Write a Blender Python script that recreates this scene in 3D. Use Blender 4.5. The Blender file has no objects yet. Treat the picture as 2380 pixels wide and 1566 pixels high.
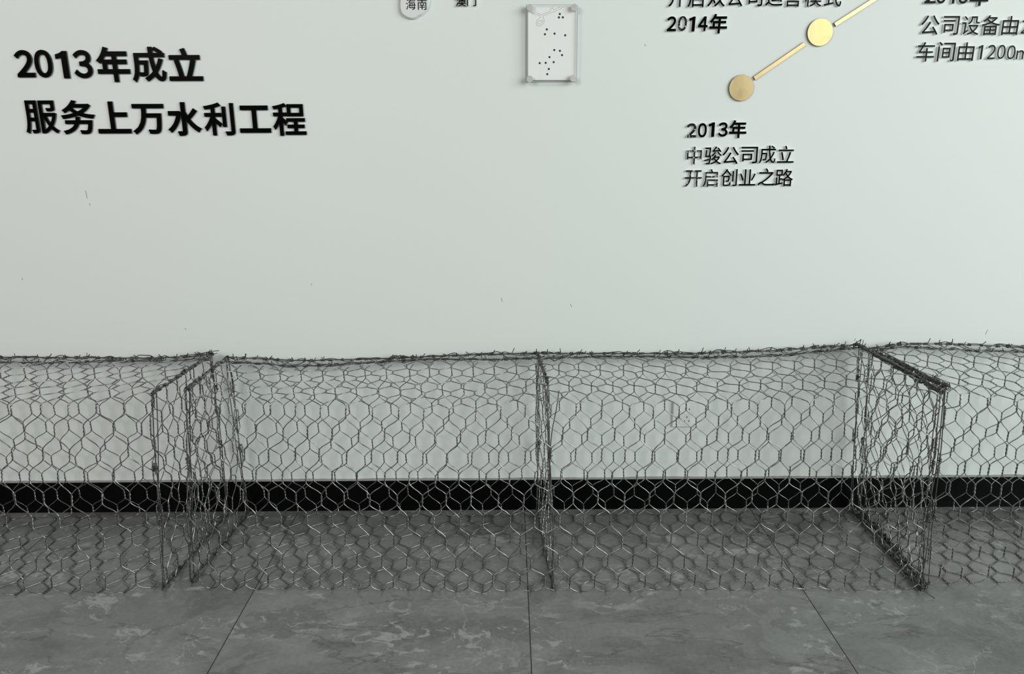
import bpy, math, random
import numpy as np
from mathutils import Matrix, Vector
from mathutils.geometry import delaunay_2d_cdt

SC = bpy.context.scene
COL = SC.collection
random.seed(7)
RNG = np.random.default_rng(11)

# ------------------------------------------------------------------ camera
H_CAM, PITCH, YAW, ROLL, D, TILE_X = 1.19119899, 0.26300595, -0.00411453, -0.00423993, 2.2168269, 0.04788942
WY = D + 0.012                      # face of the painted wall; D is the face of the baseboard
fw = Vector((-math.sin(YAW) * math.cos(PITCH), math.cos(YAW) * math.cos(PITCH), -math.sin(PITCH)))
rt = Vector((math.cos(YAW), math.sin(YAW), 0.0))
up = rt.cross(fw)
r2 = rt * math.cos(ROLL) + up * math.sin(ROLL)
u2 = -rt * math.sin(ROLL) + up * math.cos(ROLL)
cam_d = bpy.data.cameras.new('camera')
cam_d.sensor_fit = 'HORIZONTAL'
cam_d.sensor_width = 36.0
cam_d.lens = 1712.0 / 2380.0 * 36.0
cam_d.clip_start = 0.02
cam = bpy.data.objects.new('camera', cam_d)
M = Matrix((r2, u2, -fw)).transposed().to_4x4()
M.translation = Vector((0, 0, H_CAM))
cam.matrix_world = M
COL.objects.link(cam)
SC.camera = cam

# ------------------------------------------------------------------ world, light, exposure
W = bpy.data.worlds.new('room_light')
SC.world = W
W.use_nodes = True
W.node_tree.nodes['Background'].inputs[0].default_value = (0.93, 1.0, 0.97, 1)
W.node_tree.nodes['Background'].inputs[1].default_value = 0.11


def area(name, loc, target, sx, sy, power, color):
    l = bpy.data.lights.new(name, 'AREA')
    l.shape = 'RECTANGLE'
    l.size, l.size_y, l.energy, l.color = sx, sy, power, color
    o = bpy.data.objects.new(name, l)
    o.location = loc
    d = Vector(target) - Vector(loc)
    o.rotation_euler = d.to_track_quat('-Z', 'Y').to_euler()
    COL.objects.link(o)
    return o


area('window_daylight', (5.6, -2.6, 3.0), (0.4, 2.2, 0.6), 6.0, 4.0, 515.0, (0.925, 1.0, 0.96))
area('left_fill_light', (-2.6, -1.7, 2.7), (-1.2, 2.2, 0.4), 1.8, 1.4, 76.0, (1.0, 0.945, 0.885))  # added warm fill with no real fixture, evens out the wall's left side
SC.view_settings.view_transform = 'Standard'
SC.view_settings.look = 'None'
SC.view_settings.gamma = 1.0
SC.view_settings.use_curve_mapping = False
SC.view_settings.exposure = 0.09


# ------------------------------------------------------------------ materials
def mat(name, color=(0.5, 0.5, 0.5), rough=0.5, metal=0.0, **kw):
    m = bpy.data.materials.new(name)
    m.use_nodes = True
    b = m.node_tree.nodes['Principled BSDF']
    b.inputs['Base Color'].default_value = (*color, 1)
    b.inputs['Roughness'].default_value = rough
    b.inputs['Metallic'].default_value = metal
    for k, v in kw.items():
        b.inputs[k].default_value = v
    return m


class NT:
    """small helper for node graphs"""
    def __init__(s, m):
        s.t = m.node_tree
        s.b = s.t.nodes['Principled BSDF']

    def n(s, kind, ins=None, **attrs):
        x = s.t.nodes.new(kind)
        for k, v in attrs.items():
            setattr(x, k, v)
        for k, v in (ins or {}).items():
            if isinstance(v, bpy.types.NodeSocket):
                s.t.links.new(v, x.inputs[k])
            else:
                x.inputs[k].default_value = v
        return x

    def math(s, op, a, b=0.0, c=None, clamp=False):
        ins = {0: a, 1: b}
        if c is not None:
            ins[2] = c
        return s.n('ShaderNodeMath', ins, operation=op, use_clamp=clamp).outputs[0]

    def noise(s, vec, scale, detail=4.0, rough=0.55, dist=0.0, out=0):
        return s.n('ShaderNodeTexNoise', {'Vector': vec, 'Scale': scale, 'Detail': detail, 'Roughness': rough, 'Distortion': dist}).outputs[out]

    def ramp(s, fac, stops):
        r = s.n('ShaderNodeValToRGB', {0: fac})
        e = r.color_ramp.elements
        while len(e) < len(stops):
            e.new(0.5)
        for q, (p, c) in zip(e, stops):
            q.position = p
            q.color = (c, c, c, 1) if not isinstance(c, tuple) else (*c, 1)
        return r.outputs[0]

    def mix(s, fac, a, b, blend='MIX'):
        x = s.n('ShaderNodeMix', data_type='RGBA', blend_type=blend)
        for i, v in ((0, fac), (6, a), (7, b)):
            if isinstance(v, bpy.types.NodeSocket):
                s.t.links.new(v, x.inputs[i])
            else:
                x.inputs[i].default_value = v if i == 0 else (*v, 1)
        return x.outputs[2]

    def link(s, a, name):
        s.t.links.new(a, s.b.inputs[name])


def wall_paint():
    m = mat('wall_paint', (0.66, 0.69, 0.67), 0.62)
    t = NT(m)
    g = t.n('ShaderNodeNewGeometry').outputs['Position']
    big = t.noise(g, 0.8, 3)
    c = t.mix(big, (0.655, 0.692, 0.674), (0.685, 0.712, 0.697))
    # small scuffs: short thin marks, sparse
    mp = t.n('ShaderNodeMapping', {'Vector': g, 'Rotation': (0.3, 0.9, 0.4)}).outputs[0]
    sc = t.noise(mp, 9.0, 6, 0.7)
    scm = t.ramp(sc, [(0.735, 0.0), (0.76, 1.0)])
    c = t.mix(t.math('MULTIPLY', scm, 0.16), c, (0.45, 0.46, 0.45))
    t.link(c, 'Base Color')
    fine = t.noise(g, 260.0, 2)
    bp = t.n('ShaderNodeBump', {'Height': fine, 'Strength': 0.05, 'Distance': 0.002}).outputs[0]
    t.link(bp, 'Normal')
    return m


def floor_marble():
    m = mat('grey_marble_tile', (0.12, 0.12, 0.12), 0.5)
    t = NT(m)
    g = t.n('ShaderNodeNewGeometry').outputs['Position']
    s = t.n('ShaderNodeSeparateXYZ', {0: g})
    x = t.math('SUBTRACT', s.outputs[0], TILE_X)
    xi = t.math('DIVIDE', x, 0.75)
    cell = t.math('FLOOR', xi)
    fx = t.math('FRACT', xi)
    yi = t.math('DIVIDE', t.math('SUBTRACT', s.outputs[1], D), 1.5)
    fy = t.math('FRACT', yi)
    celly = t.math('FLOOR', yi)
    # every tile gets its own piece of stone
    off = t.n('ShaderNodeCombineXYZ', {0: t.math('MULTIPLY', cell, 7.31), 1: t.math('MULTIPLY', celly, 5.17), 2: t.math('MULTIPLY', cell, 3.7)}).outputs[0]
    v = t.n('ShaderNodeVectorMath', {0: g, 1: off}, operation='ADD').outputs[0]
    rot = t.n('ShaderNodeMapping', {'Vector': v, 'Rotation': (0, 0, 0.55), 'Scale': (1.0, 1.6, 1.0)}).outputs[0]
    warp = t.noise(rot, 2.2, 5, 0.6, out=1)
    wv = t.n('ShaderNodeMix', {0: 0.22, 4: rot, 5: warp}, data_type='VECTOR').outputs[1]
    cloud = t.noise(wv, 5.2, 10, 0.66, 0.5)
    base = t.ramp(cloud, [(0.30, (0.075, 0.076, 0.076)), (0.44, (0.140, 0.142, 0.141)), (0.58, (0.188, 0.191, 0.190)), (0.72, (0.290, 0.295, 0.292))])
    # darker and lighter blotches with crisp edges
    bl = t.noise(wv, 3.1, 9, 0.64, 1.6)
    base = t.mix(t.ramp(bl, [(0.415, 0.55), (0.428, 0.0)]), base, (0.075, 0.076, 0.076))
    base = t.mix(t.ramp(bl, [(0.575, 0.0), (0.588, 0.36)]), base, (0.27, 0.275, 0.272))
    # pale flakes in clusters
    fl = t.noise(wv, 13.0, 9, 0.74, 1.5)
    fm = t.ramp(fl, [(0.555, 0.0), (0.585, 1.0)])
    reg = t.ramp(t.noise(rot, 3.4, 4), [(0.44, 0.0), (0.56, 1.0)])
    base = t.mix(t.math('MULTIPLY', t.math('MULTIPLY', fm, reg), 0.8), base, (0.38, 0.385, 0.38))
    # thin pale cracks
    vo = t.n('ShaderNodeTexVoronoi', {'Vector': t.n('ShaderNodeMix', {0: 0.10, 4: v, 5: t.noise(v, 7.0, 6, 0.65, out=1)}, data_type='VECTOR').outputs[1], 'Scale': 6.5}, feature='DISTANCE_TO_EDGE').outputs[0]
    cr = t.ramp(vo, [(0.0, 1.0), (0.010, 0.0)])
    regc = t.ramp(t.noise(v, 2.6, 4), [(0.50, 0.0), (0.60, 1.0)])
    base = t.mix(t.math('MULTIPLY', t.math('MULTIPLY', cr, regc), 0.65), base, (0.42, 0.425, 0.42))
    # dark veins, broken up, running one way
    dv = t.n('ShaderNodeMapping', {'Vector': v, 'Rotation': (0, 0, -0.75), 'Scale': (1.0, 3.0, 1.0)}).outputs[0]
    ridge = t.math('ABSOLUTE', t.math('SUBTRACT', t.noise(dv, 2.4, 7, 0.6, 0.4), 0.5))
    dm = t.ramp(ridge, [(0.0, 1.0), (0.014, 0.0)])
    regd = t.ramp(t.noise(v, 3.4, 3), [(0.48, 0.0), (0.56, 1.0)])
    base = t.mix(t.math('MULTIPLY', t.math('MULTIPLY', dm, regd), 0.85), base, (0.035, 0.035, 0.035))
    gr = t.noise(v, 90.0, 4, 0.7)
    base = t.mix(0.26, base, t.ramp(gr, [(0.3, 0.10), (0.7, 0.28)]))
    # grout lines
    ex = t.math('MULTIPLY', t.math('MINIMUM', fx, t.math('SUBTRACT', 1.0, fx)), 0.75)
    ey = t.math('MULTIPLY', t.math('MINIMUM', fy, t.math('SUBTRACT', 1.0, fy)), 1.5)
    e = t.math('MINIMUM', ex, ey)
    gm = t.ramp(t.math('MULTIPLY', e, 100.0), [(0.10, 1.0), (0.16, 0.0)])
    base = t.mix(gm, base, (0.012, 0.012, 0.012))
    t.link(base, 'Base Color')
    rr = t.mix(gm, t.ramp(cloud, [(0.3, 0.24), (0.7, 0.32)]), (0.9, 0.9, 0.9))
    t.link(rr, 'Roughness')
    bp = t.n('ShaderNodeBump', {'Height': t.math('SUBTRACT', 1.0, gm), 'Strength': 0.4, 'Distance': 0.002}).outputs[0]
    t.link(bp, 'Normal')
    t.b.inputs['Specular IOR Level'].default_value = 0.8
    return m


def steel_wire():
    m = mat('galvanised_wire', (0.36, 0.36, 0.35), 0.3, 0.95)
    t = NT(m)
    g = t.n('ShaderNodeNewGeometry').outputs['Position']
    n = t.noise(g, 38.0, 4, 0.6)
    t.link(t.ramp(n, [(0.3, (0.13, 0.13, 0.128)), (0.7, (0.40, 0.40, 0.392))]), 'Base Color')
    t.link(t.ramp(n, [(0.3, 0.34), (0.7, 0.20)]), 'Roughness')
    return m


def edge_steel():
    m = mat('thick_edge_wire', (0.15, 0.15, 0.15), 0.45, 0.8)
    t = NT(m)
    g = t.n('ShaderNodeNewGeometry').outputs['Position']
    t.link(t.ramp(t.noise(g, 60.0, 4, 0.6), [(0.3, 0.05), (0.7, 0.16)]), 'Base Color')
    return m


def peeling_black():
    m = mat('peeling_black_acrylic', (0.004, 0.004, 0.004), 0.22)
    t = NT(m)
    g = t.n('ShaderNodeNewGeometry').outputs['Position']
    n = t.noise(g, 150.0, 3, 0.6)
    k = t.ramp(n, [(0.60, 0.0), (0.64, 1.0)])
    t.link(t.mix(k, (0.004, 0.004, 0.004), (0.62, 0.64, 0.63)), 'Base Color')
    return m


def brass(name, c1, c2, rot, rough):
    m = mat(name, c1, rough, 1.0)
    t = NT(m)
    g = t.n('ShaderNodeNewGeometry').outputs['Position']
    br = t.n('ShaderNodeMapping', {'Vector': g, 'Rotation': (0, rot, 0), 'Scale': (60.0, 1.0, 2.0)}).outputs[0]
    n = t.noise(br, 1.0, 3, 0.5)
    sm = t.noise(g, 38.0, 3, 0.5)
    c = t.mix(n, c1, c2)
    c = t.mix(t.ramp(sm, [(0.55, 0.0), (0.75, 0.35)]), c, tuple(q * 0.7 for q in c1))
    t.link(c, 'Base Color')
    return m


M_WALL = wall_paint()
M_FLOOR = floor_marble()
M_WIRE = steel_wire()
M_EDGE = edge_steel()
M_BLACK = mat('black_acrylic_face', (0.002, 0.002, 0.002), 0.2, **{'Specular IOR Level': 0.035})
M_BLACK_SIDE = mat('black_acrylic_edge', (0.03, 0.03, 0.03), 0.3)
M_SIDE = mat('cut_acrylic_edge', (0.86, 0.88, 0.87), 0.2)
M_PEEL = peeling_black()
M_SKIRT = mat('black_skirting_tile', (0.0025, 0.0025, 0.0028), 0.4, **{'Specular IOR Level': 0.06})
M_BRASS_DARK = brass('brushed_brass_disc', (0.40, 0.295, 0.15), (0.56, 0.43, 0.25), 0.7, 0.34)
M_BRASS_PALE = brass('polished_brass_disc', (0.40, 0.335, 0.155), (0.50, 0.42, 0.22), 0.1, 0.40)
M_BRASS_BAR = brass('brushed_brass_strip', (0.52, 0.395, 0.205), (0.58, 0.445, 0.25), -0.9, 0.42)
M_BRASS_EDGE = mat('dark_brass_edge', (0.10, 0.08, 0.06), 0.5, 0.4)
M_WHITE = mat('white_plastic', (0.70, 0.72, 0.71), 0.35)
M_GAP = mat('dark_slot', (0.004, 0.004, 0.004), 0.6)
M_SHEET = mat('pale_print_sheet', (0.76, 0.77, 0.765), 0.4)
M_GLASS = mat('clear_acrylic', (0.90, 0.92, 0.91), 0.05, 0.0, **{'Alpha': 0.025})
M_RIM = mat('acrylic_rim', (0.20, 0.21, 0.21), 0.3, 0.0, **{'Alpha': 0.75})
M_PRINT = mat('grey_print_line', (0.20, 0.20, 0.20), 0.5)
M_CAP = brass('brushed_steel_cap', (0.52, 0.50, 0.49), (0.78, 0.75, 0.74), 0.4, 0.35)
M_CAP.node_tree.nodes['Principled BSDF'].inputs['Metallic'].default_value = 0.45
M_FROST = mat('white_acrylic_cutout', (0.66, 0.67, 0.665), 0.3)


# ------------------------------------------------------------------ helpers
def tag(o, label=None, cat=None, group=None, kind=None):
    for k, v in (('label', label), ('category', cat), ('group', group), ('kind', kind)):
        if v:
            o[k] = v
    return o


def link(name, me, mats, parent=None):
    o = bpy.data.objects.new(name, me)
    COL.objects.link(o)
    for m in (mats if isinstance(mats, (list, tuple)) else [mats]):
        me.materials.append(m)
    if parent:
        o.parent = parent
        o.matrix_parent_inverse = parent.matrix_world.inverted()
    return o


def empty(name, loc):
    o = bpy.data.objects.new(name, None)
    o.empty_display_size = 0.05
    o.location = loc
    COL.objects.link(o)
    o.matrix_world = Matrix.Translation(loc)
    return o


def npmesh(name, V, F, smooth=False, mi=None):
    """mesh from vertex array and a list of quad arrays / face lists"""
    me = bpy.data.meshes.new(name)
    if isinstance(F, np.ndarray):
        me.vertices.add(len(V))
        me.vertices.foreach_set('co', np.asarray(V, np.float32).ravel())
        k = F.shape[1]
        me.loops.add(F.size)
        me.loops.foreach_set('vertex_index', F.astype(np.int32).ravel())
        me.polygons.add(len(F))
        me.polygons.foreach_set('loop_start', np.arange(0, F.size, k, dtype=np.int32))
        me.polygons.foreach_set('loop_total', np.full(len(F), k, np.int32))
        me.update(calc_edges=True)
    else:
        me.from_pydata([tuple(v) for v in V], [], F)
    if smooth:
        me.polygons.foreach_set('use_smooth', np.ones(len(me.polygons), bool))
    if mi is not None:
        me.polygons.foreach_set('material_index', np.asarray(mi, np.int32))
    me.update()
    me.validate()
    return me


def prism(pts, y0, y1, bev=0.0):
    """outline in the wall plane (x, z) given depth from y0 (back, wall side) to y1 (front); front bevelled by bev"""
    n = len(pts)
    P = np.array(pts, float)
    area2 = sum(P[i][0] * P[(i + 1) % n][1] - P[(i + 1) % n][0] * P[i][1] for i in range(n))
    if area2 < 0:
        P = P[::-1]
    rings = [(P, y0)]
    if bev > 0:
        rings.append((P, y1 + bev))
        e = np.roll(P, -1, 0) - P
        e /= np.linalg.norm(e, axis=1)[:, None]
        nr = np.stack([-e[:, 1], e[:, 0]], 1)
        a = np.roll(nr, 1, 0) + nr
        a /= np.maximum(np.sum(a * nr, 1), 0.3)[:, None]
        rings.append((P + a * bev, y1))
    else:
        rings.append((P, y1))
    V, F = [], []
    for q, y in rings:
        V += [(a, y, b) for a, b in q]
    for r in range(len(rings) - 1):
        for i in range(n):
            j = (i + 1) % n
            F.append((r * n + i, r * n + j, (r + 1) * n + j, (r + 1) * n + i))
    k = (len(rings) - 1) * n
    F.append(tuple(range(k, k + n)))
    F.append(tuple(range(n - 1, -1, -1)))
    return V, F


def circle(cx, cz, rx, rz=None, n=40):
    rz = rz or rx
    return [(cx + rx * math.cos(2 * math.pi * i / n), cz + rz * math.sin(2 * math.pi * i / n)) for i in range(n)]


def box(x0, x1, y0, y1, z0, z1):
    V = [(x, y, z) for x in (x0, x1) for y in (y0, y1) for z in (z0, z1)]
    F = [(0, 1, 3, 2), (4, 6, 7, 5), (0, 4, 5, 1), (2, 3, 7, 6), (0, 2, 6, 4), (1, 5, 7, 3)]
    return V, F


# ---- wires
class Wires:
    """collects tubes and builds them as one mesh"""
    def __init__(s):
        s.V, s.F, s.n = [], [], 0

    def batch(s, P, ref, r, sides=6):
        """P (K, M, 3) centre lines, ref (K, 3) or (K, M, 3) direction never along a line"""
        P = np.asarray(P, float)
        K, Mn, _ = P.shape
        ref = np.asarray(ref, float)
        if ref.ndim == 2:
            ref = np.repeat(ref[:, None, :], Mn, 1)
        T = np.gradient(P, axis=1)
        T /= np.maximum(np.linalg.norm(T, axis=2, keepdims=True), 1e-9)
        N = ref - T * np.sum(ref * T, 2, keepdims=True)
        N /= np.maximum(np.linalg.norm(N, axis=2, keepdims=True), 1e-9)
        B = np.cross(T, N)
        a = np.arange(sides) * 2 * math.pi / sides
        V = P[:, :, None, :] + r * (np.cos(a)[None, None, :, None] * N[:, :, None, :] + np.sin(a)[None, None, :, None] * B[:, :, None, :])
        base = (np.arange(K) * Mn * sides)[:, None, None]
        i = (np.arange(Mn - 1) * sides)[None, :, None]
        j = np.arange(sides)[None, None, :]
        j2 = (j + 1) % sides
        F = np.stack([base + i + j, base + i + j2, base + i + sides + j2, base + i + sides + j], -1).reshape(-1, 4)
        s.V.append(V.reshape(-1, 3))
        s.F.append(F + s.n)
        s.n += K * Mn * sides

    def path(s, P, r, sides=6):
        """one free 3D polyline, frame carried along"""
        P = np.asarray(P, float)
        T = np.gradient(P, axis=0)
        T /= np.maximum(np.linalg.norm(T, axis=1, keepdims=True), 1e-9)
        n = np.array([0.31, 0.52, 0.79])
        R = []
        for t in T:
            n = n - t * np.dot(n, t)
            l = np.linalg.norm(n)
            if l < 1e-6:
                n = np.cross(t, [0, 0, 1.0]) + 1e-3
                l = np.linalg.norm(n)
            n = n / l
            R.append(n)
        s.batch(P[None], np.array(R)[None], r, sides)

    def build(s, name, m, parent=None):
        return link(name, npmesh(name, np.concatenate(s.V), np.concatenate(s.F), True), m, parent)


def smooth_noise(seed):
    g = np.random.default_rng(seed)
    k = g.uniform(-1, 1, (6, 2)) * np.array([[0.9, 0.55]])
    ph = g.uniform(0, 6.28, 6)
    a = g.uniform(0.4, 1.0, 6)

    def f(U, S):
        r = 0
        for i in range(6):
            r = r + a[i] * np.sin(k[i, 0] * U + k[i, 1] * S + ph[i])
        return r / 2.6
    return f


def hex_panel(Pf, nc, rows, smin, smax, phase, u0, r, seed, jit=0.05, lo=0.0, hi=None, h=0.27):
    """Double-twist hexagonal netting on a surface Pf(U, S) -> 3D (U in columns, S in rows).
    Each node is one twist of two wires; its four half diagonals meet the neighbours' half way."""
    hi = nc if hi is None else hi
    g = np.random.default_rng(seed)
    # jitter table so that neighbouring panels agree on shared nodes
    jt = {}

    def J(k2, rr):
        q = (int(k2), int(rr))
        if q not in jt:
            gg = np.random.default_rng((q[0] + 500) * 7919 + (q[1] + 500) * 104729 + seed * 13)
            jt[q] = gg.uniform(-jit, jit, 2) * np.array([1.0, 1.2])
        return jt[q]

    def node(k2, rr):
        j = J(k2, rr)
        return u0 + k2 * 0.5 + j[0], rr + phase + j[1]
    right, left = [], []
    for rr in rows:
        for k in range(-2, int(nc) + 3):
            k2 = 2 * k + (rr % 2)
            U, S = node(k2, rr)
            if U < lo - 0.30 or U > hi + 0.30:
                continue
            for sg, store in ((1, right), (-1, left)):
                a = node(k2 - sg, rr - 1)
                b = node(k2 + sg, rr + 1)
                store.append((U, S, 0.5 * (a[0] + U), 0.5 * (a[1] + S), 0.5 * (b[0] + U), 0.5 * (b[1] + S)))
    W = Wires()
    nt, nd = 11, 6
    for sg, store in ((1, right), (-1, left)):
        A = np.array(store)
        if not len(A):
            continue
        U, S, Ua, Sa, Ub, Sb = [A[:, i:i + 1] for i in range(6)]
        tau = np.linspace(0, 1, nd, endpoint=False)[None, :]
        e1 = tau + 0.06 * np.sin(math.pi * tau)
        # incoming half diagonal: from the shared mid point to the top of the twist
        Ui = Ua + (U - Ua) * e1
        Si = Sa + (S - h - Sa) * (tau ** 1.05)
        tt = np.linspace(0, 1, nt)[None, :]
        Ut = np.repeat(U, nt, 1)
        St = S - h + 2 * h * tt
        # outgoing half diagonal
        tau2 = np.linspace(0, 1, nd + 1)[None, 1:]
        e2 = tau2 - 0.06 * np.sin(math.pi * tau2)
        Uo = U + (Ub - U) * e2
        So = S + h + (Sb - S - h) * (1 - (1 - tau2) ** 1.05)
        UU = np.clip(np.concatenate([Ui, Ut, Uo], 1), lo, hi)
        SS = np.clip(np.concatenate([Si, St, So], 1), smin, smax)
        P0, N, TU = Pf(UU, SS)
        n = UU.shape[1]
        phi = np.zeros(n)
        amp = np.ones(n) * r * 1.02
        phi[:nd] = math.pi
        phi[nd:nd + nt] = math.pi - np.linspace(0, 3 * math.pi, nt)
        phi[nd + nt:] = -2 * math.pi
        amp[:nd] *= np.linspace(0.0, 1, nd)
        amp[nd + nt:] *= np.linspace(1, 0.0, nd)
        if sg < 0:
            phi = phi + math.pi
        P = P0 + TU * (amp * np.cos(phi))[None, :, None] + N * (amp * np.sin(phi))[None, :, None]
        W.batch(P, N, r)
    return W


def resample(P, n):
    P = np.asarray(P, float)
    d = np.concatenate([[0], np.cumsum(np.linalg.norm(np.diff(P, axis=0), axis=1))])
    t = np.linspace(0, d[-1], n)
    return np.stack([np.interp(t, d, P[:, i]) for i in range(3)], 1), d[-1]


def rod(W, P, r, wob, seed):
    P = np.asarray(P, float)
    Q, L = resample(P, max(8, int(np.linalg.norm(np.diff(P, axis=0), axis=1).sum() / 0.02)))
    g = np.random.default_rng(seed)
    n = len(Q)
    for ax in range(3):
        k = g.uniform(4, 16, 3)
        ph = g.uniform(0, 6.28, 3)
        t = np.linspace(0, L, n)
        Q[:, ax] += wob * sum(np.sin(k[i] * t + ph[i]) for i in range(3)) / 3
    W.path(Q, r)
    return Q


def lacing(W, P, seed, pitch=0.066, r=0.0013, coil=0.0055, loops=True, knots=True, stubs=1.0, up=(0, -0.3, 1.0), turn=0.055):
    """tie wire along an edge: a loose spiral, tight knots where the netting ends are wound, and cut ends sticking out"""
    g = np.random.default_rng(seed)
    Q, L = resample(P, 400)
    d = np.linspace(0, L, 400)
    up = np.array(up, float)
    up /= np.linalg.norm(up)

    def at(s):
        s = np.clip(s, 0, L)
        p = np.stack([np.interp(s, d, Q[:, i]) for i in range(3)], -1)
        q = np.stack([np.interp(np.clip(s + 0.004, 0, L), d, Q[:, i]) - np.interp(np.clip(s - 0.004, 0, L), d, Q[:, i]) for i in range(3)], -1)
        t = q / np.maximum(np.linalg.norm(q, axis=-1, keepdims=True), 1e-9)
        a = up - t * np.sum(up * t, -1, keepdims=True)
        a /= np.linalg.norm(a, axis=-1, keepdims=True)
        return p, t, a, np.cross(t, a)
    if loops:
        n = int(L / turn * 14)
        s = np.linspace(0, L, n)
        w = 2 * math.pi * s / turn + 0.8 * np.sin(s * 23 + seed) + 0.6 * np.sin(s * 51)
        rr = coil * (1.0 + 0.35 * np.sin(s * 37 + seed) + 0.2 * np.sin(s * 83))
        p, t, a, b = at(s)
        W.path(p + a * (rr * np.cos(w))[:, None] + b * (rr * np.sin(w))[:, None], r)
    if knots:
        s0 = g.uniform(0, pitch * 0.5)
        while s0 < L:
            for q in range(g.integers(1, 3)):
                n = 34
                c = s0 + g.uniform(-0.006, 0.006)
                turns = g.uniform(1.6, 3.2)
                s = c + np.linspace(-0.005, 0.005, n) * g.uniform(0.7, 1.5)
                w = np.linspace(0, turns * 2 * math.pi, n) + g.uniform(0, 6.28)
                rr = coil * g.uniform(0.55, 0.95)
                p, t, a, b = at(s)
                pts = p + a * (rr * np.cos(w))[:, None] + b * (rr * np.sin(w))[:, None]
                if g.random() < stubs:
                    # cut end leaving the knot
                    dirv = a[-1] * g.uniform(0.2, 1.0) + t[-1] * g.uniform(-1.0, 1.0) + b[-1] * g.uniform(-0.6, 0.6)
                    dirv /= np.linalg.norm(dirv)
                    ln = g.uniform(0.005, 0.014)
                    k = np.linspace(0.15, 1, 5)[:, None]
                    pts = np.concatenate([pts, pts[-1] + dirv * ln * k + a[-1] * (k ** 2) * ln * 0.25])
                W.path(pts, r)
            s0 += pitch * g.uniform(0.42, 0.62)


# ------------------------------------------------------------------ the room
def structure(name, geo, m):
    V, F = geo
    o = link(name, npmesh(name, V, F), m)
    return tag(o, kind='structure')


structure('floor', box(-4.6, 4.6, -3.2, WY, -0.05, 0.0), M_FLOOR)
wall = structure('wall_back', box(-4.6, 4.6, WY, WY + 0.12, 0.0, 3.2), M_WALL)
M_SCUFF = mat('dark_scuff', (0.16, 0.16, 0.16), 0.8)
for P in [[(-0.0222, 0.7165), (-0.021, 0.7043)], [(0.1909, 0.6964), (0.195, 0.6868)], [(-1.2534, 1.0486), (-1.2519, 1.0247)], [(-1.2477, 1.0108), (-1.2463, 1.0032)], [(-1.0096, 0.6259), (-1.0064, 0.6189)], [(-0.6068, 0.7641), (-0.6045, 0.76)], [(0.3882, 1.4475), (0.392, 1.4429)], [(-1.4878, 0.7873), (-1.4866, 0.7793)], [(1.4974, 0.5913), (1.4987, 0.5997), (1.503, 0.6066)], [(1.0854, 0.5712), (1.0896, 0.581)], [(0.4241, 0.5113), (0.4309, 0.5098)]]:
    S_ = Wires()
    S_.path(resample([(x, WY - 0.0002, z) for x, z in P], 7)[0], 0.00055, 5)
    S_.build('scuff_mark', M_SCUFF, wall)


def skirting():
    V, F = [], []
    xs = [-4.6, -3.16, -1.96, -0.76, 0.02, 1.22, 2.42, 3.62, 4.6]
    for a, b in zip(xs, xs[1:]):
        n = len(V)
        a, b = a + 0.0006, b - 0.0006
        y0, y1, h, c = D, WY, 0.1075, 0.002
        prof = [(y1, 0.0), (y0, 0.0), (y0, h - c), (y0 + c, h), (y1, h)]
        for x in (a, b):
            V += [(x, y, z) for y, z in prof]
        k = len(prof)
        for i in range(k):
            j = (i + 1) % k
            F.append((n + i, n + k + i, n + k + j, n + j))
        F.append(tuple(n + i for i in range(k)))
        F.append(tuple(n + k + i for i in range(k - 1, -1, -1)))
    o = link('baseboard_back', npmesh('baseboard_back', V, F), M_SKIRT)
    tag(o, kind='structure')
    # dusty line of filler on top of the tiles
    Q, L = resample([(-4.5, 0, 0), (4.5, 0, 0)], 900)
    g = np.random.default_rng(3)
    hgt = 0.1080 + 0.0022 * np.clip(np.convolve(g.normal(size=900), np.ones(9) / 9, 'same') * 2.2, 0, 1)
    V, F = [], []
    for i, x in enumerate(Q[:, 0]):
        V += [(x, D + 0.0012, 0.1070), (x, D + 0.0016, hgt[i]), (x, WY + 0.0005, hgt[i] + 0.0012)]
        if i:
            b = i * 3
            F += [(b - 3, b, b + 1, b - 2), (b - 2, b + 1, b + 2, b - 1)]
    o2 = link('filler_line', npmesh('filler_line', V, F), mat('grey_filler', (0.30, 0.30, 0.30), 0.8), o)


skirting()


# ------------------------------------------------------------------ wire mesh baskets
RW = 0.00130


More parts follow.
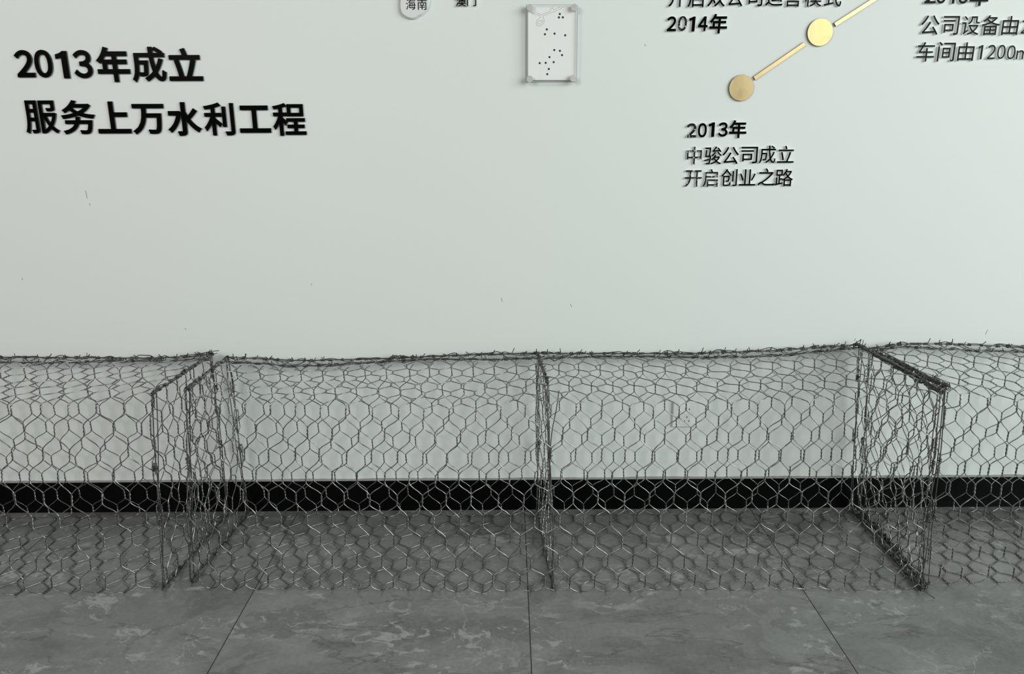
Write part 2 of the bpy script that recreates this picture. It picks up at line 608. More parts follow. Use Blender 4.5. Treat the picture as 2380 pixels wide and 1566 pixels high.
class Basket:
    S_CORN = [-7.0, 0.0, 9.0, 16.0, 25.0]

    def __init__(s, xl, xr, zb, fold, yfb, nc, u0, seed, sag=0.006):
        # corners: A top back, B top front fold, C bottom front, D bottom back, E top back again
        s.xl, s.xr, s.nc, s.u0, s.seed, s.sag = xl, xr, nc, u0, seed, sag
        s.zb, s.fold, s.yfb = np.array(zb), np.array(fold), np.array(yfb)
        s.nz = smooth_noise(seed)

    def corner(s, i, u):
        X = s.xl[i] + (s.xr[i] - s.xl[i]) * u
        if i == 0:
            return X, np.full_like(X, D - 0.022), np.interp(X, s.zb[:, 0], s.zb[:, 1])
        if i == 1:
            return X, np.interp(X, s.fold[:, 0], s.fold[:, 1]), np.interp(X, s.fold[:, 0], s.fold[:, 2])
        if i == 2:
            return X, np.interp(X, s.yfb[:, 0], s.yfb[:, 1]), np.full_like(X, 0.002)
        if i == 3:
            return X, np.full_like(X, D - 0.028), np.full_like(X, 0.002)
        return X, np.full_like(X, D - 0.030), np.interp(X, s.zb[:, 0], s.zb[:, 1]) - 0.011

    def raw(s, U, S):
        u = U / s.nc
        C = [np.stack(s.corner(i, u), -1) for i in range(5)]
        P = 0
        offs = np.linspace(-1, 1, 5)
        w_ = np.clip(np.minimum(S - s.S_CORN[0], s.S_CORN[-1] - S), 0.0, 0.30)
        for o in offs:
            q = np.clip(S + o * w_, s.S_CORN[0], s.S_CORN[-1])
            acc = 0
            for i in range(4):
                a, b = s.S_CORN[i], s.S_CORN[i + 1]
                w = ((q >= a) & ((q < b) if i < 3 else (q <= b)))[..., None]
                f = ((q - a) / (b - a))[..., None]
                acc = acc + w * (C[i] * (1 - f) + C[i + 1] * f)
            P = P + acc
        return P / len(offs)

    def Pf(s, U, S):
        e = 0.02
        P = s.raw(U, S)
        TU = s.raw(U + e, S) - s.raw(U - e, S)
        TS = s.raw(U, S + e) - s.raw(U, S - e)
        TU /= np.maximum(np.linalg.norm(TU, axis=-1, keepdims=True), 1e-12)
        N = np.cross(TU, TS)
        N /= np.maximum(np.linalg.norm(N, axis=-1, keepdims=True), 1e-12)
        d = s.nz(U, S) * s.sag + 0.0025 * np.sin(2.1 * U + 1.3 * S + s.seed) * np.sin(1.7 * S - 0.9 * U)
        d = d * np.clip((S - s.S_CORN[0]) / 1.5, 0, 1) * np.clip((s.S_CORN[-1] - S) / 1.5, 0, 1)
        P = P + N * d[..., None]
        P[..., 2] = np.maximum(P[..., 2], 0.0022)
        P[..., 1] = np.minimum(P[..., 1], D - 0.003)
        return P, N, TU


def quad_panel(TB, TF, BF, BB, seed, bulge=0.012, rows=9, lean=0.0):
    TB, TF, BF, BB = [np.array(q, float) for q in (TB, TF, BF, BB)]
    w = 0.5 * (np.linalg.norm(TF - TB) + np.linalg.norm(BF - BB))
    nc = w / 0.064
    nz = smooth_noise(seed)

    def raw(U, S):
        u = (U / nc)[..., None]
        v = (S / rows)[..., None]
        return (TB * (1 - u) + TF * u) * (1 - v) + (BB * (1 - u) + BF * u) * v

    def Pf(U, S):
        e = 0.02
        P = raw(U, S)
        TU = raw(U + e, S) - raw(U - e, S)
        TS = raw(U, S + e) - raw(U, S - e)
        TU /= np.linalg.norm(TU, axis=-1, keepdims=True)
        N = np.cross(TU, TS)
        N /= np.linalg.norm(N, axis=-1, keepdims=True)
        env = np.sin(np.pi * np.clip(S / rows, 0, 1)) * np.sin(np.pi * np.clip(U / nc, 0.08, 0.92))
        d = nz(U * 1.6, S * 1.2) * bulge * (0.35 + env)
        P = P + N * d[..., None]
        P[..., 2] = np.maximum(P[..., 2], 0.0022)
        P[..., 1] = np.minimum(P[..., 1], D - 0.003)
        return P, N, TU
    return hex_panel(Pf, nc, range(-1, rows + 1), 0, rows, 0.4, 0.3, RW, seed, jit=0.09)


def rod_part(root, P, r, wob, seed, label=None):
    E = Wires()
    Q = rod(E, P, r, wob, seed)
    E.build('edge_wire', M_EDGE, root)
    return Q


def lace_part(root, P, seed, **kw):
    E = Wires()
    lacing(E, P, seed, **kw)
    return E.build('tie_wire', M_EDGE, root)


def end_panel(root, name, c, seed, heavy=1.0, bulge=0.012):
    TB, TF, BF, BB = [np.array(q, float) for q in c]
    quad_panel(TB, TF, BF, BB, seed, bulge).build(name, M_WIRE, root)
    g = np.random.default_rng(seed + 77)
    rod_part(root, [TB, TF], 0.0018, 0.003, seed + 1)
    rod_part(root, [TB + (0.006, -0.006, -0.006), 0.5 * (TB + TF) + (-0.003, 0, 0.003), TF + (0.003, 0.0, -0.004)], 0.0014, 0.004, seed + 2)
    rod_part(root, [TF + (0, 0, 0.004), 0.5 * (TF + BF) + (0.003, 0.004, 0), BF], 0.0015, 0.006, seed + 3)
    rod_part(root, [BF + (0, 0, 0.001), BB + (0, 0, 0.002)], 0.0018, 0.0012, seed + 4)
    rod_part(root, [BB, 0.5 * (TB + BB) + (0.003, -0.006, 0), TB], 0.0015, 0.006, seed + 5)
    rod_part(root, [BF + (0.003, 0.010, 0.01), 0.6 * BF + 0.4 * TF + (-0.004, 0.02, 0), TF + (0.003, 0.010, -0.006)], 0.0013, 0.007, seed + 6)
    rod_part(root, [BB + (0.004, -0.012, 0.01), 0.5 * (TB + BB) + (-0.002, -0.022, 0), TB + (0.003, -0.010, -0.008)], 0.0013, 0.007, seed + 7)
    lace_part(root, [TB, TF], seed + 8, pitch=0.064, coil=0.0052, up=(0.25, 0, 1), turn=0.095, stubs=0.6)
    lace_part(root, [BB + (0, 0, 0.006), BF + (0, 0, 0.006)], seed + 9, pitch=0.062, coil=0.0046, up=(0.2, 0, 1), turn=0.085, stubs=0.5)
    if heavy > 1:
        for i in range(3):
            o = g.uniform(-1, 1, 3) * (0.007, 0, 0.005) + (0.004, 0, 0.0)
            o2 = g.uniform(-1, 1, 3) * (0.007, 0, 0.005) + (0.004, 0, -0.002)
            rod_part(root, [TB + o + (0, -0.02 * i, 0), 0.5 * (TB + TF) + 0.5 * (o + o2), TF + o2 + (0, 0.03 * i, 0)], 0.0014, 0.006, seed + 30 + i)
        rod_part(root, [BB + (0.006, 0, 0.006), BF + (0.008, 0.02, 0.006)], 0.0014, 0.003, seed + 35)
        lace_part(root, [TB + (0.005, 0, -0.005), TF + (0.005, 0, -0.007)], seed + 10, pitch=0.045, coil=0.0068, up=(0.3, 0, 1), turn=0.06, stubs=0.7)
        lace_part(root, [BB + (0.006, 0, 0.007), BF + (0.006, 0, 0.008)], seed + 11, pitch=0.05, coil=0.0056, up=(0.3, 0, 1), turn=0.06, stubs=0.6)
    # short ties on the upright edges
    for a, b in ((TF, BF), (TB, BB)):
        for f in ((0.36, 0.62) if a is TF else (0.2, 0.55)):
            q = a * (1 - f) + b * f
            lace_part(root, [q + (0, 0, 0.012), q - (0, 0, 0.012)], seed + int(f * 100), pitch=0.02, coil=0.0046, loops=False, up=(0, -1, 0.1), stubs=0.8)


def basket(name, label, b, base, ends, divider=None, heavy=(), loose=()):
    root = tag(empty(name, base), label, 'wire basket', 'steel wire mesh baskets along the wall')
    for part, rows in (('lid_panel', range(-7, 0)), ('front_panel', range(0, 9)), ('base_panel', range(9, 16)), ('back_panel', range(16, 25))):
        hex_panel(b.Pf, b.nc, rows, -7.0, 25.0, 0.35, b.u0, RW, b.seed, jit=0.055).build(part, M_WIRE, root)
    u = np.linspace(0, 1, 40)
    A = np.stack(b.corner(0, u), -1)
    Eb = np.stack(b.corner(4, u), -1)
    g = np.random.default_rng(b.seed + 90)
    Eb[:, 2] += 0.004 * np.sin(np.linspace(0, 17, 40) + b.seed)
    qa = rod_part(root, A, 0.0021, 0.0012, b.seed + 50)
    qb = rod_part(root, Eb, 0.0021, 0.0012, b.seed + 51)
    mid = 0.5 * (qa + qb[np.linspace(0, len(qb) - 1, len(qa)).astype(int)])
    pit = (b.xr[0] - b.xl[0]) / b.nc
    lace_part(root, qa, b.seed + 60, pitch=pit, coil=0.0046, up=(0, -0.2, 1), turn=0.11, stubs=0.85)
    lace_part(root, qb, b.seed + 61, pitch=pit, coil=0.0043, up=(0, -0.4, 1), turn=0.13, stubs=0.55)
    lace_part(root, mid, b.seed + 62, up=(0, -0.3, 1), coil=0.0115, turn=0.14, knots=False, r=0.0014)
    for i, e in enumerate(ends):
        end_panel(root, 'end_panel', e, b.seed + 100 + 20 * i, 2.0 if i in heavy else 1.0)
    for i, P in enumerate(loose):
        E = Wires()
        rod(E, P, 0.0013, 0.0008, b.seed + 300 + i)
        E.build('loose_wire', M_EDGE, root)
    if divider:
        end_panel(root, 'divider_panel', divider, b.seed + 200, 1.0, 0.008)
    return root


YB = D - 0.022
# middle basket, two compartments
basket('wire_basket', 'long middle wire mesh basket with a divider, standing in front of the wall socket',
       Basket([-0.873, -0.828, -0.885, -0.860, -0.873], [1.085, 1.090, 1.110, 1.125, 1.088],
              [(-0.88, .541), (-0.80, .537), (-0.647, .527), (-0.44, .532), (-0.245, .539), (0.089, .549), (0.30, .546), (0.558, .543), (0.82, .552), (1.0, .564), (1.09, .570)],
              [(-0.83, 1.80, .568), (-0.76, 1.775, .556), (-0.635, 1.76, .553), (-0.40, 1.757, .545), (-0.20, 1.76, .534), (-0.05, 1.76, .538), (0.10, 1.765, .545), (0.345, 1.757, .541), (0.78, 1.757, .545), (0.98, 1.757, .555), (1.09, 1.76, .572)],
              [(-0.888, 1.80), (-0.80, 1.765), (-0.333, 1.745), (0.062, 1.736), (1.11, 1.738)],
              29.5, 0.405, 3),
       (0.11, 1.97, 0),
       [((-0.873, YB, .541), (-0.832, 1.797, .572), (-0.888, 1.807, .004), (-0.860, 2.190, .004)),
        ((1.085, YB, .570), (1.090, 1.76, .574), (1.110, 1.740, .004), (1.125, 2.200, .004))],
       ((0.088, YB, .547), (0.104, 1.90, .552), (0.116, 1.765, .004), (0.090, 2.192, .004)), heavy=(1,),
       loose=([(.128, 1.80, .562), (.122, 1.79, .52), (.110, 1.785, .46), (.104, 1.78, .39), (.108, 1.775, .33)],
              [(1.086, YB, .565), (1.089, YB, .579), (1.088, YB - .004, .588)], [(1.096, YB, .566), (1.099, YB + .004, .584)],
              [(1.06, YB, .568), (1.072, YB - .01, .578), (1.083, YB - .015, .590)],
              [(1.108, 1.745, .022), (1.114, 1.725, .012), (1.130, 1.708, .004)]))
# left basket, runs out of the picture
basket('wire_basket', 'wire mesh basket whose right end stops beside the end of the long middle basket',
       Basket([-2.918, -2.90, -2.95, -2.93, -2.93], [-0.918, -0.902, -0.950, -0.930, -0.925],
              [(-2.92, .545), (-1.578, .544), (-1.30, .542), (-1.10, .538), (-0.96, .545), (-0.918, .553)],
              [(-2.9, 1.76, .572), (-2.7, 1.76, .557), (-1.26, 1.758, .558), (-1.0, 1.758, .561), (-0.902, 1.76, .572)],
              [(-2.95, 1.77), (-1.356, 1.744), (-1.05, 1.75), (-0.95, 1.773)],
              27.4, 0.48, 5),
       (-1.93, 1.97, 0),
       [((-0.920, YB, .551), (-0.902, 1.76, .574), (-0.952, 1.773, .004), (-0.926, 2.190, .004)),
        ((-2.918, YB, .545), (-2.90, 1.76, .572), (-2.95, 1.77, .004), (-2.93, 2.190, .004))],
       loose=([(-1.02, YB, .546), (-.955, YB - .004, .553), (-.920, YB - .01, .562), (-.893, YB - .012, .565)],
              [(-1.00, YB - .01, .541), (-.945, YB - .012, .549), (-.918, YB - .018, .553), (-.896, YB - .02, .559)]))
# right basket, tied to the middle one
basket('wire_basket', 'wire mesh basket tied to the bulky laced end of the long middle basket',
       Basket([1.122, 1.119, 1.136, 1.150, 1.128], [3.15, 3.115, 3.12, 3.13, 3.145],
              [(1.10, .553), (1.15, .560), (1.19, .572), (1.35, .570), (1.60, .560), (3.15, .555)],
              [(1.115, 1.775, .580), (1.17, 1.765, .562), (1.31, 1.76, .546), (1.6, 1.76, .542), (3.0, 1.76, .55), (3.12, 1.76, .572)],
              [(1.12, 1.752), (1.25, 1.775), (1.40, 1.771), (3.12, 1.77)],
              28.0, 0.438, 8),
       (2.13, 1.97, 0),
       [((1.118, YB, .556), (1.115, 1.775, .579), (1.133, 1.752, .004), (1.149, 2.198, .004)),
        ((3.15, YB, .555), (3.115, 1.76, .572), (3.12, 1.77, .004), (3.13, 2.19, .004))], heavy=(0,))


# ------------------------------------------------------------------ raised lettering
WIDE = {ord(a): ord(b) for a, b in zip('0123456789m', '０１２３４５６７８９ｍ')}


ONE = [(0.47, 0.0), (0.56, 0.0), (0.56, 0.733), (0.49, 0.733), (0.455, 0.70), (0.40, 0.668), (0.33, 0.645), (0.33, 0.57), (0.40, 0.588), (0.47, 0.62)]
THINNER = {'服': .015, '务': .021, '程': .019, '成': .023, '利': .022}


def contours(c):
    """outline polygons of a character of the built-in lettering"""
    if c == '1':                                    # plain stem without a foot
        return [np.array(ONE)]
    cu = bpy.data.curves.new('letter', 'FONT')
    cu.body = c.translate(WIDE)
    cu.fill_mode = 'NONE' if 'NONE' in [e.identifier for e in cu.bl_rna.properties['fill_mode'].enum_items] else cu.fill_mode
    cu.resolution_u = 5
    o = bpy.data.objects.new('letter', cu)
    COL.objects.link(o)
    bpy.context.view_layer.update()
    try:
        cv = o.to_curve(bpy.context.evaluated_depsgraph_get())
        polys = []
        for s in cv.splines:
            bp = s.bezier_points
            n = len(bp)
            P = []
            for i in range(n):
                a, b = bp[i], bp[(i + 1) % n]
                p0, p1, p2, p3 = [np.array(q[:2]) for q in (a.co, a.handle_right, b.handle_left, b.co)]
                ch = p3 - p0
                L = np.linalg.norm(ch)
                flat = L < 1e-9 or max(abs(np.cross(ch, p1 - p0)), abs(np.cross(ch, p2 - p0))) / max(L, 1e-9) < 0.0015
                ts = [0.0] if flat else np.linspace(0, 1, 6)[:-1]
                for t in ts:
                    P.append((1 - t) ** 3 * p0 + 3 * t * (1 - t) ** 2 * p1 + 3 * t * t * (1 - t) * p2 + t ** 3 * p3)
            Q = [P[0]]
            for q in P[1:]:
                if np.linalg.norm(q - Q[-1]) > 1e-4:
                    Q.append(q)
            if np.linalg.norm(Q[0] - Q[-1]) < 1e-4:
                Q.pop()
            if len(Q) > 2:
                polys.append(np.array(Q))
        o.to_curve_clear()
    finally:
        bpy.data.objects.remove(o)
        bpy.data.curves.remove(cu)
    return polys


def sarea(P):
    x, y = P[:, 0], P[:, 1]
    return 0.5 * np.sum(x * np.roll(y, -1) - np.roll(x, -1) * y)


def thicken(polys, d):
    if sum(sarea(P) for P in polys) < 0:
        polys = [P[::-1] for P in polys]
    out = []
    for P in polys:
        e = np.roll(P, -1, 0) - P
        e /= np.maximum(np.linalg.norm(e, axis=1), 1e-9)[:, None]
        nr = np.stack([e[:, 1], -e[:, 0]], 1)
        Q = []
        for i in range(len(P)):
            a, b = nr[i - 1], nr[i]
            m = a + b
            k = np.dot(m, b)
            if k > 0.55:
                Q.append(P[i] + m / k * d)
            else:                                   # sharp tip: cut square
                Q.append(P[i] + (a + e[i - 1] * 0.6) * d)
                Q.append(P[i] + (b - e[i] * 0.6) * d)
        out.append(np.array(Q))
    return out


def winding(polys, C):
    w = np.zeros(len(C))
    for P in polys:
        a = P[None, :, :] - C[:, None, :]
        b = np.roll(P, -1, 0)[None, :, :] - C[:, None, :]
        w += np.sum(np.arctan2(a[..., 0] * b[..., 1] - a[..., 1] * b[..., 0], np.sum(a * b, -1)), 1)
    return np.round(w / (2 * math.pi))


def glyph(c, off):
    """flat filled shape of a character, thickened by off: vertices and triangles"""
    polys = thicken(contours(c), min(off, THINNER.get(c, 1.0)))
    V, E = [], []
    for P in polys:
        n = len(V)
        V += [Vector((float(q[0]), float(q[1]))) for q in P]
        E += [(n + i, n + (i + 1) % len(P)) for i in range(len(P))]
    r = delaunay_2d_cdt(V, E, [], 0, 1e-6)
    v = np.array([q[:2] for q in r[0]])
    f = np.array([t for t in r[2]])
    w = winding(polys, v[f].mean(1))
    f = f[w > 0.5]
    use = np.unique(f)
    re = np.full(len(v), -1)
    re[use] = np.arange(len(use))
    return v[use], re[f]


def letter(c, x, z, sx, sz, off, depth, slant, y_back, mats, label, group, name=None, parent=None):
    v, f = glyph(c, off)
    X = v[:, 0] * sx - slant * sz * (v[:, 1] - 0.38)
    Z = v[:, 1] * sz
    # origin at the middle of the sign's back face
    ox, oz = 0.5 * (X.min() + X.max()), 0.5 * (Z.min() + Z.max())
    n = len(v)
    V = np.concatenate([np.stack([X - ox, np.full(n, -depth), Z - oz], 1), np.stack([X - ox, np.zeros(n), Z - oz], 1)])
    cnt = {}
    for t in f:
        for a, b in ((t[0], t[1]), (t[1], t[2]), (t[2], t[0])):
            cnt[(int(a), int(b))] = 1
    rim = [e for e in cnt if (e[1], e[0]) not in cnt]
    F = [tuple(int(i) for i in t) for t in f] + [tuple(int(i) + n for i in t[::-1]) for t in f] + [(b, a, a + n, b + n) for a, b in rim]
    nm = name or ('raised_numeral' if c in '0123456789' else 'raised_letter' if c == 'm' else 'raised_character')
    me = npmesh(nm, V, F, mi=[0] * len(f) + [1] * (len(f) + len(rim)))
    for m in mats:
        me.materials.append(m)
    o = bpy.data.objects.new(nm, me)
    o.location = (x + ox, y_back, z + oz)
    COL.objects.link(o)
    if parent:
        bpy.context.view_layer.update()
        o.parent = parent
        o.matrix_parent_inverse = parent.matrix_world.inverted()
    if label:
        tag(o, label, 'lettering', group)
    return o


ORD = ['first', 'second', 'third', 'fourth', 'fifth', 'sixth', 'seventh', 'eighth', 'ninth']
PEELED = {('year13', 0), ('found', 0), ('road', 0), ('road', 1), ('year14', 1)}
LINES = [
    ('bigA', 'large bold black', 'in the upper of the two big lines', 'characters of the upper big line', .03, .0055, 0,
     [('2', -1.4117, 1.368, 0.0857, 0.0904), ('0', -1.3571, 1.3681, 0.083, 0.091), ('1', -1.3133, 1.365, 0.1139, 0.0921), ('3', -1.2466, 1.366, 0.0864, 0.0923), ('年', -1.1663, 1.3622, 0.0942, 0.0956), ('成', -1.0688, 1.3625, 0.0996, 0.0964), ('立', -0.966, 1.3602, 0.1, 0.0927)]),
    ('bigB', 'large bold black', 'in the lower of the two big lines', 'characters of the lower big line', .028, .0055, 0,
     [('服', -1.3967, 1.2211, 0.0984, 0.0999), ('务', -1.2902, 1.218, 0.0997, 0.0985), ('上', -1.1895, 1.2163, 0.0993, 0.097), ('万', -1.0856, 1.2183, 0.0969, 0.0928), ('水', -0.9843, 1.2133, 0.0952, 0.096), ('利', -0.8787, 1.2132, 0.0936, 0.0951), ('工', -0.7794, 1.2137, 0.0937, 0.0962), ('程', -0.6806, 1.2113, 0.0969, 0.096)]),
    ('year14', 'small bold black', 'in the year left of the pale gold disc', 'characters of the year 2014', .028, .006, -.04,
     [('2', 0.4389, 1.4824, 0.0449, 0.0484), ('0', 0.47, 1.4833, 0.0425, 0.0481), ('1', 0.4908, 1.4817, 0.0616, 0.0493), ('4', 0.527, 1.4825, 0.0439, 0.0486), ('年', 0.5666, 1.4805, 0.0521, 0.0522)]),
    ('dual', 'thin black', 'in the cut-off line above the year 2014', 'characters of the line above the year 2014', .004, .006, 0,
     [('开', 0.4469, 1.5494, 0.05, 0.0575), ('启', 0.501, 1.5479, 0.0524, 0.0566), ('双', 0.556, 1.5492, 0.0528, 0.0579), ('公', 0.6101, 1.5487, 0.0496, 0.0545), ('司', 0.6643, 1.5495, 0.0528, 0.0563), ('运', 0.7178, 1.5506, 0.0518, 0.0558), ('营', 0.7715, 1.5484, 0.0498, 0.0547), ('模', 0.8283, 1.5484, 0.0501, 0.0543), ('式', 0.8803, 1.5483, 0.0533, 0.0546)]),
    ('year13', 'small bold black', 'in the year under the dull gold disc', 'characters of the small year 2013', .028, .006, 0,
     [('2', 0.5102, 1.194, 0.0493, 0.0491), ('0', 0.5436, 1.1941, 0.0438, 0.0498), ('1', 0.5638, 1.1953, 0.0634, 0.0515), ('3', 0.6029, 1.196, 0.0465, 0.0496), ('年', 0.6426, 1.1957, 0.0526, 0.0509)]),
    ('found', 'thin black', 'in the line just under the small year 2013', 'characters of the line under the small year 2013', .004, .006, 0,
     [('中', 0.52, 1.1203, 0.0532, 0.0543), ('骏', 0.5743, 1.1203, 0.0542, 0.0547), ('公', 0.6264, 1.1201, 0.0528, 0.0554), ('司', 0.6784, 1.1224, 0.0606, 0.0551), ('成', 0.7359, 1.1228, 0.0519, 0.0543), ('立', 0.7881, 1.1216, 0.0547, 0.0541)]),
    ('road', 'thin black', 'in the lowest line below the gold discs', 'characters of the lowest line below the gold discs', .004, .006, 0,
     [('开', 0.5197, 1.0558, 0.0555, 0.0555), ('启', 0.5743, 1.0552, 0.0521, 0.0554), ('创', 0.6279, 1.0569, 0.0539, 0.0542), ('业', 0.6803, 1.0558, 0.0551, 0.0544), ('之', 0.7362, 1.0573, 0.0555, 0.0549), ('路', 0.7874, 1.0557, 0.0569, 0.0545)]),
    ('year16', 'bold black', 'in the cut-off year at the upper right corner', 'characters of the year in the corner', .028, .006, 0,
     [('2', 1.1523, 1.5522, 0.0545, 0.0457), ('0', 1.1881, 1.5521, 0.0449, 0.0458), ('1', 1.2184, 1.5515, 0.0511, 0.0467), ('6', 1.2485, 1.5516, 0.0457, 0.0456), ('年', 1.2891, 1.5492, 0.0549, 0.0486)]),
    ('equip', 'thin black', 'in the line under the cut-off corner year', 'characters of the first line under the corner year', .002, .006, 0,
     [('公', 1.1602, 1.4731, 0.0573, 0.0576), ('司', 1.2203, 1.473, 0.0566, 0.0582), ('设', 1.277, 1.473, 0.0543, 0.0547), ('备', 1.3331, 1.4723, 0.0548, 0.0564), ('由', 1.3862, 1.4719, 0.0592, 0.0544), ('2', 1.4374, 1.472, 0.0441, 0.0497)]),
    ('shop', 'thin black', 'in the lower line of the right corner text', 'characters of the lower line in the corner', .002, .006, 0,
     [('车', 1.1584, 1.4028, 0.0569, 0.0558), ('间', 1.2158, 1.4029, 0.0589, 0.0576), ('由', 1.2721, 1.4037, 0.0588, 0.0539), ('1', 1.3167, 1.4039, 0.0568, 0.0512), ('2', 1.3525, 1.4045, 0.0437, 0.0502), ('0', 1.3815, 1.405, 0.0413, 0.0495), ('0', 1.4094, 1.4042, 0.0427, 0.0487), ('m', 1.4431, 1.4032, 0.0429, 0.0436)]),
    ('mc', 'black', 'between the white island cutout and the clear plaque', 'characters between cutout and plaque', .012, .006, 0,
     [('澳', -0.1438, 1.5501, 0.0295, 0.0299), ('门', -0.1145, 1.5508, 0.0307, 0.0276)]),
]
for key, look, where, group, off, depth, slant, items in LINES:
    for i, (c, x, z, sx, sz) in enumerate(items):
        worn = (key, i) in PEELED
        side = M_BLACK_SIDE if key in ('bigA', 'bigB') else M_SIDE
        kind = 'numeral' if c in '0123456789' else 'letter' if c == 'm' else 'character'
        twin = [q[0] for q in items].count(c) > 1
        which = ('%s ' % ('first' if [q[0] for q in items[:i]].count(c) == 0 else 'second')) if twin else ''
        lab = '%s%s %s %s%s %s' % (which, look, kind, c, ' speckled white' if worn else '', where)
        letter(c, x, z, sx, sz, off, depth, slant, WY, (M_PEEL if worn else M_BLACK, side), lab, group)

# ------------------------------------------------------------------ white cutout of an island with printed name
HAI = [(-0.2952, 1.5858), (-0.2994, 1.5583), (-0.2996, 1.5395), (-0.2942, 1.5262), (-0.2825, 1.5195), (-0.2719, 1.5156), (-0.2623, 1.5155),
       (-0.255, 1.5177), (-0.2488, 1.5227), (-0.2403, 1.5255), (-0.2329, 1.5316), (-0.2254, 1.5404), (-0.2179, 1.5492), (-0.2137, 1.5669), (-0.2248, 1.591), (-0.2601, 1.6021)]


def rounded(pts, it=2):
    for _ in range(it):
        out = []
        for i in range(len(pts)):
            a, b = np.array(pts[i]), np.array(pts[(i + 1) % len(pts)])
            out += [tuple(a * .75 + b * .25), tuple(a * .25 + b * .75)]
        pts = out
    return pts


root = tag(empty('map_cutout', (-0.257, WY, 1.555)), 'white island shaped cutout carrying two small printed black characters', 'wall decoration')
V, F = prism(rounded(HAI, 2), WY, WY - 0.010, 0.003)
link('cutout_plate', npmesh('cutout_plate', V, F), M_FROST, root)
for (c, x, z, sx, sz) in [('海', -0.2829, 1.541, 0.0292, 0.0295), ('南', -0.2519, 1.5408, 0.03, 0.03)]:
    letter(c, x, z, sx, sz, .0, .0006, 0, WY - 0.010, (M_BLACK, M_BLACK), None, None, 'printed_character', root)

# ------------------------------------------------------------------ clear plaque on four stand-offs
root = tag(empty('wall_plaque', (0.124, WY, 1.447)), 'clear acrylic plaque with black dots held by four round steel caps', 'plaque')
V, F = prism([(0.0518, 1.5496), (0.1958, 1.5491), (0.1967, 1.3453), (0.0515, 1.345)], WY - 0.012, WY - 0.018, 0.0012)
o = link('clear_panel', npmesh('clear_panel', V, F), [M_GLASS, M_RIM], root)
for q in o.data.polygons:
    q.material_index = 0 if abs(q.normal.y) > 0.9 else 1
V, F = prism([(0.0577, 1.5444), (0.1906, 1.5439), (0.1904, 1.3515), (0.058, 1.352)], WY - 0.008, WY - 0.0110)
o = link('backing_sheet', npmesh('backing_sheet', V, F), [M_SHEET, M_PRINT], root)
for q in o.data.polygons:
    q.material_index = 0 if abs(q.normal.y) > 0.9 else 1
DOTS = [(0.1463, 1.5262), (0.144, 1.5174), (0.1549, 1.5175), (0.1104, 1.4863), (0.1053, 1.4737), (0.1323, 1.4752), (0.1622, 1.4708), (0.1319, 1.4321), (0.1479, 1.4298), (0.154, 1.4186), (0.1186, 1.4134), (0.0909, 1.3974), (0.108, 1.3981), (0.1306, 1.4), (0.1169, 1.3816), (0.1127, 1.3678)]
V, F = [], []
for x, z in DOTS:
    v, f = prism(circle(x, z, 0.0029, n=20), WY - 0.0109, WY - 0.0114)
    F += [tuple(i + len(V) for i in q) for q in f]
    V += v
link('dot_print', npmesh('dot_print', V, F), M_BLACK, root)
PRINT = [[(0.0662, 1.5318), (0.073, 1.5288), (0.0826, 1.5295), (0.0938, 1.525), (0.0955, 1.5239), (0.1018, 1.5279), (0.1146, 1.5309), (0.121, 1.536), (0.1226, 1.542), (0.1258, 1.5427), (0.1298, 1.536), (0.137, 1.5404), (0.1466, 1.5434)],
         [(0.065, 1.531), (0.073, 1.5251), (0.089, 1.5235), (0.091, 1.522), (0.0915, 1.5153), (0.0843, 1.5116), (0.0803, 1.5057), (0.0811, 1.4975), (0.0892, 1.4944), (0.0972, 1.4981), (0.1036, 1.5063), (0.1019, 1.5153), (0.0995, 1.5175), (0.1003, 1.522), (0.1147, 1.5269), (0.1259, 1.5316), (0.1307, 1.5308), (0.137, 1.5352), (0.1482, 1.5389), (0.1529, 1.5441)],
         [(0.0851, 1.5057), (0.0891, 1.5079), (0.098, 1.5101), (0.0988, 1.5079), (0.094, 1.5026), (0.0892, 1.4997), (0.0851, 1.5019), (0.0851, 1.5057)]]
W2 = Wires()
for line in PRINT:
    Q, _ = resample([(x, WY - 0.0111, z) for x, z in line], 60)
    W2.path(Q, 0.00035, 5)
W2.build('coastline_print', M_PRINT, root)
for x, z in [(0.0628, 1.541), (0.1853, 1.5412), (0.0623, 1.3539), (0.1854, 1.3554)]:
    V, F = prism(circle(x, z, 0.0095, n=36), WY - 0.0185, WY - 0.0235, 0.0006)
    cap = link('standoff_cap', npmesh('standoff_cap', V, F), M_CAP, root)
    V, F = prism(circle(x, z, 0.0065, n=24), WY, WY - 0.0119)
    link('standoff_barrel', npmesh('standoff_barrel', V, F), M_CAP, cap)

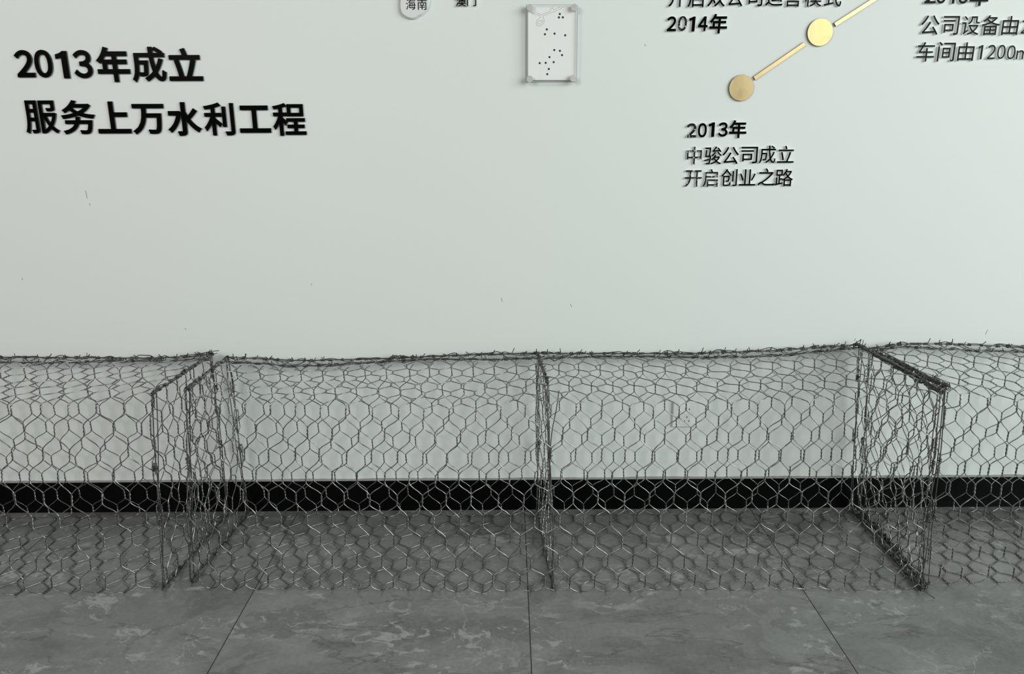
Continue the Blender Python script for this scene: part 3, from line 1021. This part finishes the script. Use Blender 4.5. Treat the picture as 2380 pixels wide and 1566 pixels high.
# ------------------------------------------------------------------ brass timeline: discs and strips
for x, z, rx, rz, m, lab in ((0.6704, 1.3290, 0.0355, 0.0359, M_BRASS_DARK, 'dull brushed gold disc above the small year 2013'),
                             (0.8815, 1.4771, 0.0362, 0.0368, M_BRASS_PALE, 'bright pale gold disc to the right of the year 2014')):
    V, F = prism(circle(x, z, rx, rz, 64), WY, WY - 0.006, 0.0005)
    c = np.array(V)
    o = link('brass_disc', npmesh('brass_disc', V, F), [m, M_BRASS_EDGE])
    for p in o.data.polygons:
        p.material_index = 0 if abs(p.normal.y) > 0.9 else 1
    tag(o, lab, 'wall decoration', 'gold discs of the timeline')
for q, lab in (([(0.7023, 1.3591), (0.8377, 1.4511), (0.8448, 1.4427), (0.7088, 1.3496)], 'slanting gold strip joining the two gold discs'),
               ([(0.9177, 1.501), (1.0491, 1.5840), (1.0556, 1.5750), (0.9241, 1.4919)], 'slanting gold strip cut off above the bright pale gold disc')):
    V, F = prism(q, WY, WY - 0.006, 0.0004)
    o = link('brass_strip', npmesh('brass_strip', V, F), [M_BRASS_BAR, M_BRASS_EDGE])
    for p in o.data.polygons:
        p.material_index = 0 if abs(p.normal.y) > 0.9 else 1
    tag(o, lab, 'wall decoration', 'gold strips of the timeline')

# ------------------------------------------------------------------ wall socket behind the mesh
root = tag(empty('wall_socket', (0.568, WY, 0.331)), 'square white wall socket seen through the wire mesh', 'wall socket')
sq = rounded([(0.5245, 0.3752), (0.6110, 0.3752), (0.6110, 0.2877), (0.5245, 0.2877)], 0)


def roundrect(x0, x1, z0, z1, r, n=6):
    P = []
    for cx, cz, a0 in ((x1 - r, z1 - r, 0), (x0 + r, z1 - r, 90), (x0 + r, z0 + r, 180), (x1 - r, z0 + r, 270)):
        for i in range(n + 1):
            a = math.radians(a0 + 90 * i / n)
            P.append((cx + r * math.cos(a), cz + r * math.sin(a)))
    return P


V, F = prism(roundrect(0.5245, 0.6110, 0.2877, 0.3752, 0.004), WY, WY - 0.008, 0.003)
link('socket_plate', npmesh('socket_plate', V, F), M_WHITE, root)
V, F = prism(roundrect(0.5460, 0.5950, 0.2990, 0.3634, 0.002), WY - 0.0078, WY - 0.0092, 0.0006)
link('socket_face', npmesh('socket_face', V, F), M_WHITE, root)
for x, z, a, w, h in ((0.5774, 0.3504, 0, .0016, .0062), (0.5652, 0.3512, 0, .0016, .0062), (0.5712, 0.3235, 0, .0016, .0062), (0.5782, 0.3099, 35, .0016, .0060), (0.5644, 0.3099, -35, .0016, .0060)):
    ca, sa = math.cos(math.radians(a)), math.sin(math.radians(a))
    pts = [(x + ca * p + sa * q, z - sa * p + ca * q) for p, q in ((-w / 2 - .0004, -h / 2), (w / 2 + .0004, -h / 2), (w / 2 + .0004, h / 2), (-w / 2 - .0004, h / 2))]
    V, F = prism(pts, WY - 0.0090, WY - 0.00935)
    link('pin_slot', npmesh('pin_slot', V, F), M_GAP, root)
